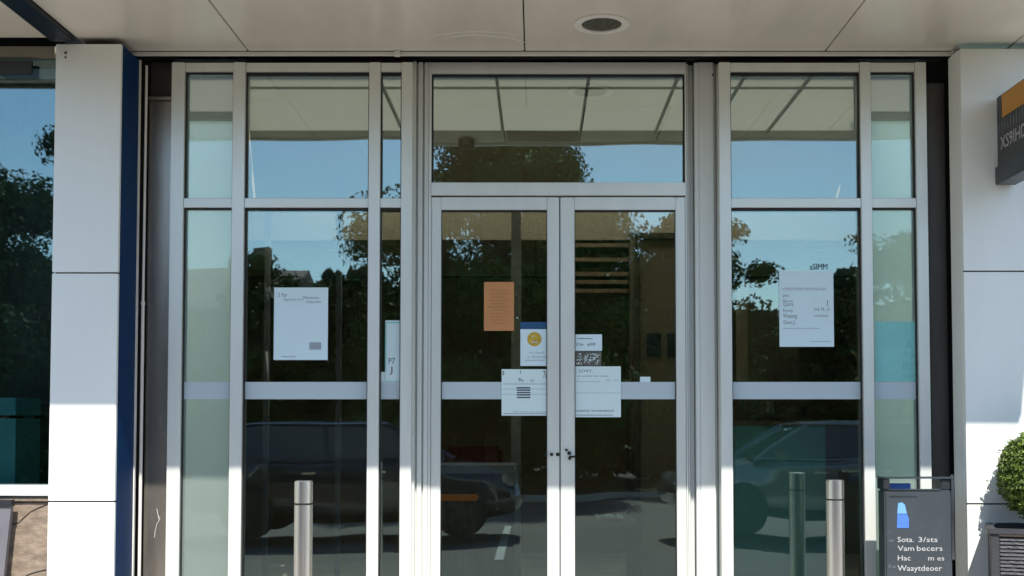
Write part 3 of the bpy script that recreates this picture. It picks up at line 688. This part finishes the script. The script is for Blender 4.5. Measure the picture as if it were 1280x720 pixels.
tpx = X(1308, -.42, 594); tp.location.x = tpx
R0 = 57*(CD-.42)/F
bm = bmesh.new(); bmesh.ops.create_icosphere(bm, subdivisions=4, radius=R0*.86, matrix=Matrix.Translation((tpx, -.42, tcz)))
for v in bm.verts: v.co += (v.co-Vector((tpx, -.42, tcz))).normalized()*random.uniform(-.012, .008)
obj('inner_foliage', bm, 'box_core', tp)
def leaf_cloud(centers, n, size, flat=.5):
    vs, fs = [], []
    for i in range(n):
        c, nrm = centers(i)
        s = size*random.uniform(.6, 1.4)
        d = (nrm + Vector((random.gauss(0, flat), random.gauss(0, flat), random.gauss(0, flat)))).normalized()
        u = d.orthogonal().normalized(); u = Matrix.Rotation(random.uniform(0, 2*PI), 3, d) @ u; v = d.cross(u)
        k = len(vs); vs += [c-u*s, c+v*s*.55+d*s*.15, c+u*s, c-v*s*.55+d*s*.15]; fs.append((k, k+1, k+2, k+3))
    return vs, fs
def leafobj(name, vs, fs, m, parent, off):
    me = bpy.data.meshes.new(name); me.from_pydata([tuple(v-off) for v in vs], [], fs); me.materials.append(M[m]); o = bpy.data.objects.new(name, me); C.objects.link(o); o.parent = parent; return o
def topi(i):
    d = Vector((random.gauss(0, 1), random.gauss(0, 1), random.gauss(0, 1))).normalized()
    bumpy = 1+.05*math.sin(d.x*19+d.z*13)*math.sin(d.z*17+d.y*11)
    return Vector((tpx, -.42, tcz))+d*R0*bumpy*(random.uniform(.86, 1.015) if random.random() < .96 else random.uniform(1.0, 1.07)), d
vs, fs = leaf_cloud(topi, 15000, .0105, .8)
leafobj('foliage', vs, fs, 'box_leaf', tp, Vector(tp.location))
bm = bmesh.new(); tube(bm, [(tpx, -.42, PH-.06), (tpx+.004, -.42, tcz-R0*.6)], .016, 10); obj('stem', bm, 'bark', tp)

# ================================================================ INTERIOR THINGS
cb = thing('tall_cupboard', 'tall brown cupboard seen through the right screen', 'cupboard', (X(965, 1.6), 1.8, 0))
x0, x1 = X(935, 1.6), X(1000, 1.6); zt = Z(352, 1.6)
B('carcass', 'cupboard', cb, (x0, x1, 1.6, 2.1, 0, zt), bev=.005)
B('door_panel', 'cupboard', cb, (x0+.01, (x0+x1)/2-.003, 1.58, 1.598, .08, zt-.06), bev=.003)
B('door_panel', 'cupboard', cb, ((x0+x1)/2+.003, x1-.01, 1.58, 1.598, .08, zt-.06), bev=.003)
B('handle', 'chrome', cb, ((x0+x1)/2-.03, (x0+x1)/2-.02, 1.555, 1.578, 1.0, 1.15))
cn = thing('teal_counter', 'teal fronted service counter behind the right screen', 'counter', (X(970, 1.0), 1.2, 0))
B('front_panel', 'teal', cn, (X(918, .9), X(1030, .9), .9, 1.35, 0, Z(532, .9)))
B('worktop', 'cupboard', cn, (X(914, .9), X(1034, .9), .86, 1.4, Z(531, .9), Z(526, .9)), bev=.004)
bxs = thing('storage_box', 'small dark box standing on the teal counter', 'box', (X(935, 1.1), 1.1, Z(525, .9)))
zk = Z(526, .9)
B('box_body', 'darkwood', bxs, (X(922, 1.1), X(948, 1.1), 1.05, 1.25, zk+.002, zk+.16)); B('box_lid', 'wood', bxs, (X(921, 1.1), X(949, 1.1), 1.045, 1.255, zk+.162, zk+.19), bev=.003)
idr = thing('inner_door', 'dim olive coloured inner door behind the right door leaf', 'door', (X(820, 2.6), 2.6, 0))
B('door_leaf', 'wallin', idr, (X(800, 2.6), X(872, 2.6), 2.6, 2.65, 0, Z(300, 2.6)), bev=.004)
B('door_frame', 'darkwood', idr, (X(793, 2.6), X(799, 2.6), 2.56, 2.66, 0, Z(292, 2.6)), (X(873, 2.6), X(879, 2.6), 2.56, 2.66, 0, Z(292, 2.6)), (X(799.2, 2.6), X(872.8, 2.6), 2.56, 2.66, Z(299, 2.6), Z(292, 2.6)))
B('window_plate', 'black', idr, (X(808, 2.6), X(826, 2.6), 2.585, 2.598, Z(446, 2.6), Z(417, 2.6)))
B('window_plate', 'black', idr, (X(834, 2.6), X(862, 2.6), 2.585, 2.598, Z(446, 2.6), Z(417, 2.6)))
shv = thing('wooden_shelving', 'warm wooden slatted shelving deep in the shop, behind the right door', 'shelving', (X(745, 3.2), 3.4, 0))
for yy in (304, 322, 340, 350, 361):
    B('shelf', 'shelfwood', shv, (X(700, 3.2), X(786, 3.2), 3.2, 3.6, Z(yy+5, 3.2), Z(yy, 3.2)), bev=.003)
B('upright', 'darkwood', shv, (X(787, 3.2), X(793, 3.2), 3.18, 3.62, 0, Z(290, 3.2)), (X(693, 3.2), X(699, 3.2), 3.18, 3.62, 0, Z(290, 3.2)))
ct = thing('reception_counter', 'long pale topped reception counter behind the left door', 'counter', (X(590, 1.6), 1.9, 0))
B('front_panel', 'darkwood', ct, (X(505, 1.7), X(642, 1.7), 1.7, 2.2, 0, Z(590, 1.7)))
B('worktop', 'metalgrey', ct, (X(500, 1.6), X(646, 1.6), 1.6, 2.25, Z(592, 1.6), Z(582, 1.6)), bev=.005)
ic = B('interior_column', 'render', None, (X(639, 2.3), X(651, 2.3), 2.3, 2.42, 0, HS-.28), bev=.003); tag(ic, 'slim pale column inside the shop behind the left door', 'column')
def chair(x, y, lab):
    t = thing('red_chair', lab, 'chair', (x, y, 0))
    B('seat', 'red', t, (x-.24, x+.24, y-.24, y+.24, .42, .5), bev=.02)
    B('backrest', 'red', t, (x-.24, x+.24, y+.2, y+.27, .55, 1.22), bev=.03)
    for sx in (-1, 1):
        for sy in (-1, 1):
            bm = bmesh.new(); tube(bm, [(x+sx*.2, y+sy*.2, 0), (x+sx*.2, y+sy*.2, .42)], .012, 8); obj('leg', bm, 'metalgrey', t)
        bm = bmesh.new(); tube(bm, [(x+sx*.2, y+.22, .5), (x+sx*.2, y+.22, .6)], .012, 8); obj('back_post', bm, 'metalgrey', t)
    return t
r1 = chair(X(590, 2.7), 2.7, 'red fabric chair behind the reception counter, nearer the middle of the left door')

lt = thing('low_display_table', 'low dark display table just inside the right door, white paper on it', 'table', (X(740, 1.0), 1.0, 0))
B('table_top', 'darkwood', lt, (X(690, .8), X(800, .8), .8, 1.5, Z(655, .8)-.03, Z(655, .8)), bev=.004)
for sx in (697, 793):
    for yy in (.84, 1.42): B('leg', 'darkwood', lt, (X(sx, .8), X(sx, .8)+.04, yy, yy+.04, 0, Z(655, .8)-.031))
bm = bmesh.new(); zz = Z(655, .8)+.002
pts = []
g = [[bm.verts.new((X(745, 1)+i*.035, .95+j*.05, zz+.012+random.uniform(0, .035))) for j in range(4)] for i in range(6)]
for i in range(5):
    for j in range(3): bm.faces.new((g[i][j], g[i+1][j], g[i+1][j+1], g[i][j+1]))
bmesh.ops.solidify(bm, geom=bm.faces[:], thickness=.002)
tag(obj('crumpled_paper', bm, 'paper', None, fix=True), 'crumpled white paper lying on the low display table', 'paper')
wb = thing('wooden_bench', 'low orange wooden bench inside behind the left door', 'bench', (X(575, .9), .9, 0))
B('plank', 'amber', wb, (X(548, .9), X(598, .9), .9, 1.0, Z(626, .9), Z(619, .9)), bev=.01)
B('leg', 'darkwood', wb, (X(552, .9), X(556, .9), .93, .97, 0, Z(626.5, .9))); B('leg', 'darkwood', wb, (X(590, .9), X(594, .9), .93, .97, 0, Z(626.5, .9)))
B('apron', 'darkwood', wb, (X(557, .9), X(589, .9), .94, .96, Z(640, .9), Z(630, .9)))
for k, (px_, Yk) in enumerate([(330, 2.8), (420, 2.0)]):
    t = thing('pale_partition_post', ['slim interior post near the left edge of the left screen', 'slim interior post behind the left bollard'][k], 'post', (X(px_, Yk), Yk, 0))
    B('post_shaft', 'metalgrey', t, (X(px_, Yk), X(px_+6, Yk), Yk, Yk+.05, 0, HS-.28)); B('post_foot', 'black', t, (X(px_, Yk)-.03, X(px_+6, Yk)+.03, Yk-.03, Yk+.08, 0.001, .012))

# ================================================================ WORLD BEHIND THE CAMERA : cars, trees, houses
def car(x, y, rz, paint, lab, s=1, H=1.42):
    t = thing('parked_car', lab, 'car', (0, 0, -.12), 'cars parked opposite the entrance')
    L = 2.15
    st = [  # x, zlow, zbelt/top of lower body, halfwidth
        (-2.15, .42, .78, .62), (-2.08, .30, .92, .78), (-1.7, .24, .98, .86), (-1.0, .2, .98, .89), (0, .18, .95, .90), (.8, .2, .93, .89), (1.3, .22, .88, .87), (1.8, .25, .78, .82), (2.06, .30, .66, .72), (2.15, .40, .56, .58)]
    bm = bmesh.new(); secs = []
    for (sx, zl, zt_, hw_) in st:
        pr = [(-hw_*.85, zl), (-hw_, zl+.12), (-hw_*1.01, (zl+zt_)/2+.02), (-hw_*.97, zt_-.1), (-hw_*.86, zt_), (-hw_*.4, zt_+.03), (0, zt_+.04)]
        pr = pr + [(-a_, b_) for a_, b_ in pr[-2::-1]]
        secs.append([bm.verts.new((sx, a_, b_-.12+.0)) for a_, b_ in pr])
    for a_, b_ in zip(secs, secs[1:]):
        n = len(a_)
        for k in range(n): bm.faces.new((a_[k], a_[(k+1) % n], b_[(k+1) % n], b_[k]))
    bm.faces.new(secs[0]); bm.faces.new(secs[-1][::-1])
    body = obj('body', bm, paint, t, smooth=True)
    # greenhouse
    def loft(secs_, name, m, par):
        bm = bmesh.new(); R = []
        for s_ in secs_: R.append([bm.verts.new(p) for p in s_])
        for a_, b_ in zip(R, R[1:]):
            n = len(a_)
            for k in range(n): bm.faces.new((a_[k], a_[(k+1) % n], b_[(k+1) % n], b_[k]))
        bm.faces.new(R[0]); bm.faces.new(R[-1][::-1]); return obj(name, bm, m, par, smooth=True)
    z0 = .80; z1 = H-.16; 
    def rect(xa, xb, w_, z): 
        return [(xa, -w_, z), (xb, -w_, z), (xb, w_, z), (xa, w_, z)]
    loft([rect(-1.95, 1.15, .80, z0), rect(-1.45, .42, .66, z1)], 'greenhouse', 'carglass', t)
    loft([rect(-1.45, .42, .665, z1), rect(-1.38, .30, .63, z1+.035), rect(-1.15, .05, .5, z1+.055)], 'roof', paint, t)
    for sy in (-1, 1):
        bm = bmesh.new()
        for xa, xb in ((-1.95, -1.45), (1.15, .42)):
            tube(bm, [(xa, sy*.80, z0), (xb, sy*.665, z1)], .028, 6)
        tube(bm, [(-.35, sy*.808, z0), (-.42, sy*.668, z1)], .026, 6)
        tube(bm, [(-1.45, sy*.668, z1), (.42, sy*.668, z1)], .022, 6)
        tube(bm, [(-1.95, sy*.83, z0+.035), (1.15, sy*.83, z0+.02)], .012, 6)
        obj('window_pillar', bm, paint, t)
        bm = bmesh.new(); bx(bm, .75, .92, sy*.86, sy*1.0, .80, .92, bev=.03); obj('door_mirror', bm, paint, t)
        for hx in (-.55, .35):
            bm = bmesh.new(); bx(bm, hx-.09, hx+.09, sy*.90-.012, sy*.90+.012, .64, .67, bev=.006); obj('door_handle', bm, 'chrome', t)
        for wx in (-1.32, 1.33):
            bm = bmesh.new(); cyl(bm, (wx, sy*.80, .32-.12), .33, .22, 'y', 28); wl = obj('wheel', bm, 'tyre', t, smooth=True)
            bm = bmesh.new()
            for q in range(5):
                a5 = q*2*PI/5; r5 = bmesh.ops.create_cube(bm, size=1, matrix=Matrix.Translation((wx, sy*.915, .2)) @ Matrix.Rotation(a5, 4, 'Y') @ Matrix.Translation((.1, 0, 0)) @ Matrix.Diagonal((.2, .012, .045, 1)))
            tube(bm, [(wx+.205*math.cos(q*PI/14), sy*.915, .2+.205*math.sin(q*PI/14)) for q in range(29)], .012, 6)
            obj('rim', bm, 'rim', wl, smooth=True)
        bm = bmesh.new(); bx(bm, 1.86, 2.10, sy*.50, sy*.76, .48, .60, bev=.03); obj('headlight', bm, 'lampc', t)
        bm = bmesh.new(); bx(bm, -2.13, -2.0, sy*.50, sy*.78, .66, .80, bev=.03); obj('tail_lamp', bm, 'lampr', t)
    t.location = (x, y, -.0); t.rotation_euler = (0, 0, rz)
    t.location.z = 0
    return t
car(-2.3, -8.7, 0, 'carblue', 'dark blue hatchback reflected in the left screen and left door')
car(3.9, -8.9, math.radians(176), 'carsilver', 'silver hatchback reflected in the right screen')
car(-11.6, -9.0, math.radians(2), 'carwhite', 'white hatchback parked farthest left behind the camera')

def tree(x, y, h, r, lab, lm, n=9000, trunk=.16, low=.25, seed=1, size=.062):
    rnd = random.Random(seed)
    t = thing('broadleaf_tree', lab, 'tree', (x, y, -.12), 'trees across the parking lot')
    bm = bmesh.new()
    top = Vector((x+rnd.uniform(-.2, .2), y, h*.82))
    mid = Vector((x+rnd.uniform(-.15, .15), y+.05, h*.4))
    tube(bm, [(x, y, -.13), tuple(mid), tuple(top)], [trunk, trunk*.7, trunk*.2], 9)
    clumps = []
    nb = 15
    for k in range(nb):
        f = low + (1-low)*(k+.5)/nb; a = k*2.4+rnd.uniform(-.4, .4)
        rr = r*(math.sin(PI*min(1, (f-low)/(1-low)*.86+.14))**.6)*rnd.uniform(.62, 1.05)
        base = Vector((x, y, h*f*.72)); e = Vector((x+math.cos(a)*rr*.75, y+math.sin(a)*rr*.75, h*f*.93))
        tube(bm, [tuple(base), tuple((base+e)/2+Vector((0, 0, .12))), tuple(e)], [trunk*.35, trunk*.22, trunk*.08], 6)
        clumps.append((e, r*rnd.uniform(.26, .42)))
        for q in range(3):
            clumps.append((e+Vector((rnd.gauss(0, 1), rnd.gauss(0, 1), rnd.gauss(0, .7)))*r*.28, r*rnd.uniform(.14, .26)))
    clumps.append((top+Vector((0, 0, h*.06)), r*.3))
    obj('trunk', bm, 'bark', t)
    random.seed(seed*31)
    wts = [c[1]**2 for c in clumps]
    pick = rnd.choices(range(len(clumps)), weights=wts, k=n)
    def cf(i):
        c, rad = clumps[pick[i]]
        d = Vector((rnd.gauss(0, 1), rnd.gauss(0, 1), rnd.gauss(0, 1))).normalized()
        return c+Vector((d.x, d.y, d.z*.72))*rad*(rnd.random()**.4)*1.05, d
    vs, fs = leaf_cloud(cf, n, size, .6)
    def cf2(i):
        c, rad = clumps[pick[i]]
        d = Vector((rnd.gauss(0, 1), rnd.gauss(0, 1), rnd.gauss(0, 1))).normalized()
        return c+Vector((d.x, d.y, d.z*.72))*rad*(rnd.random()**.4)*.72, d
    v2, f2 = leaf_cloud(cf2, n//5, size*2.0, .6); k0 = len(vs); vs += v2; fs += [tuple(q+k0 for q in f_) for f_ in f2]
    leafobj('crown', vs, fs, lm, t, Vector(t.location))
    return t
# X at reflected distance d: (px-670)/F*d
def RX(px, ydist): return (px-670)/F*(CD+ydist)
D1 = 19.5
tree(RX(612, D1), -D1, 8.85, 4.0, 'tall spreading tree reflected in the fanlight above the doors', 'leaf1', 60000, .2, .12, 3, .058)
tree(RX(860, D1), -D1-1, 6.4, 2.3, 'round tree reflected at the left of the right screen', 'leaf2', 24000, .16, .15, 5)
tree(RX(1165, D1), -D1-2, 6.2, 1.9, 'pale green tree reflected in the frosted right hand pane', 'leaf2', 8000, .15, .15, 8)
tree(RX(20, D1), -D1+1, 7.2, 3.0, 'dark dense tree reflected in the left shop window', 'leaf3', 34000, .2, .1, 11)
tree(RX(-70, D1), -D1, 6.8, 2.6, 'dark tree farther left of the shop window reflection', 'leaf3', 22000, .2, .1, 12)
tree(RX(285, D1), -D1-3, 5.9, 1.7, 'slim tree reflected between the frosted and clear left panes', 'leaf1', 7000, .14, .15, 14)
tree(RX(690, D1), -D1-3, 6.9, 3.0, 'lower bushy tree behind the tall one, reflected in the right door', 'leaf3', 22000, .15, .08, 17)
tree(RX(470, D1), -D1-4, 5.0, 2.2, 'low bushy tree reflected beside the narrow left pane', 'leaf3', 22000, .15, .08, 19)
# hedge of mixed shrubs as a continuous mass
def hedgepts(i):
    x = random.uniform(-26, 30); hh = 4.7+.7*math.sin(x*.9)+.5*math.sin(x*2.3+1)+.3*math.sin(x*5.1)
    z = hh*(random.random()**.7); y = -25.5+random.gauss(0, .8)*(1-.5*z/hh)
    return Vector((x, y, z-.1)), Vector((0, random.choice([-.3, 1]), .5)).normalized()
random.seed(77)
vs, fs = leaf_cloud(hedgepts, 80000, .22, .7)
me = bpy.data.meshes.new('shrub_belt'); me.from_pydata([tuple(v) for v in vs], [], fs); me.materials.append(M['leaf3'])
hb = bpy.data.objects.new('shrub_belt', me); C.objects.link(hb); hb['kind'] = 'stuff'; hb['label'] = 'dark belt of shrubs across the parking lot, reflected in the glass'; hb['category'] = 'shrubs'
def house(x0, x1, y0, y1, h, rh, wallm, lab):
    t = thing('house', lab, 'house', ((x0+x1)/2, y0, -.12), 'houses behind the shrubs')
    B('wall', wallm, t, (x0, x1, y1, y0, -.12, h))
    bm = bmesh.new(); xm = (y0+y1)/2
    a_ = [bm.verts.new((x0-.4, y, z)) for y, z in ((y0+.4, h), (y1-.4, h), (xm, h+rh))]; b_ = [bm.verts.new((x1+.4, y, z)) for y, z in ((y0+.4, h), (y1-.4, h), (xm, h+rh))]
    bm.faces.new(a_); bm.faces.new(b_[::-1])
    for k in range(3): bm.faces.new((a_[k], a_[(k+1) % 3], b_[(k+1) % 3], b_[k]))
    rf = obj('roof', bm, 'rooft', t); B('fascia_board', 'trim', t, (x0-.42, x1+.42, y0+.401, y0+.43, h-.16, h+.02))
    B('chimney', 'brick', rf, (x1-1.6, x1-1, xm-.3, xm+.3, h+rh*.6, h+rh+.7))
    n = max(2, int((x1-x0)/2.4))
    for k in range(n):
        cx = x0+(k+.5)*(x1-x0)/n
        for zz in (.9, 3.4):
            if zz+1.2 > h-.3: continue
            wn = B('window', 'trim', t, (cx-.6, cx-.54, y0, y0+.05, zz, zz+1.2), (cx+.54, cx+.6, y0, y0+.05, zz, zz+1.2), (cx-.54, cx+.54, y0, y0+.05, zz, zz+.06), (cx-.54, cx+.54, y0, y0+.05, zz+1.14, zz+1.2), (cx-.03, cx+.03, y0, y0+.05, zz+.06, zz+1.14))
            B('window_glass', 'carglass', wn, (cx-.54, cx+.54, y0+.005, y0+.02, zz+.06, zz+1.14))
house(-14, -8.1, -29, -36, 5.2, 1.6, 'brick', 'brick house behind the shrubs, its pale fascia reflected in the left screen')
house(8, 20, -33, -41, 4.2, 1.5, 'render', 'pale rendered house behind the shrubs on the right')
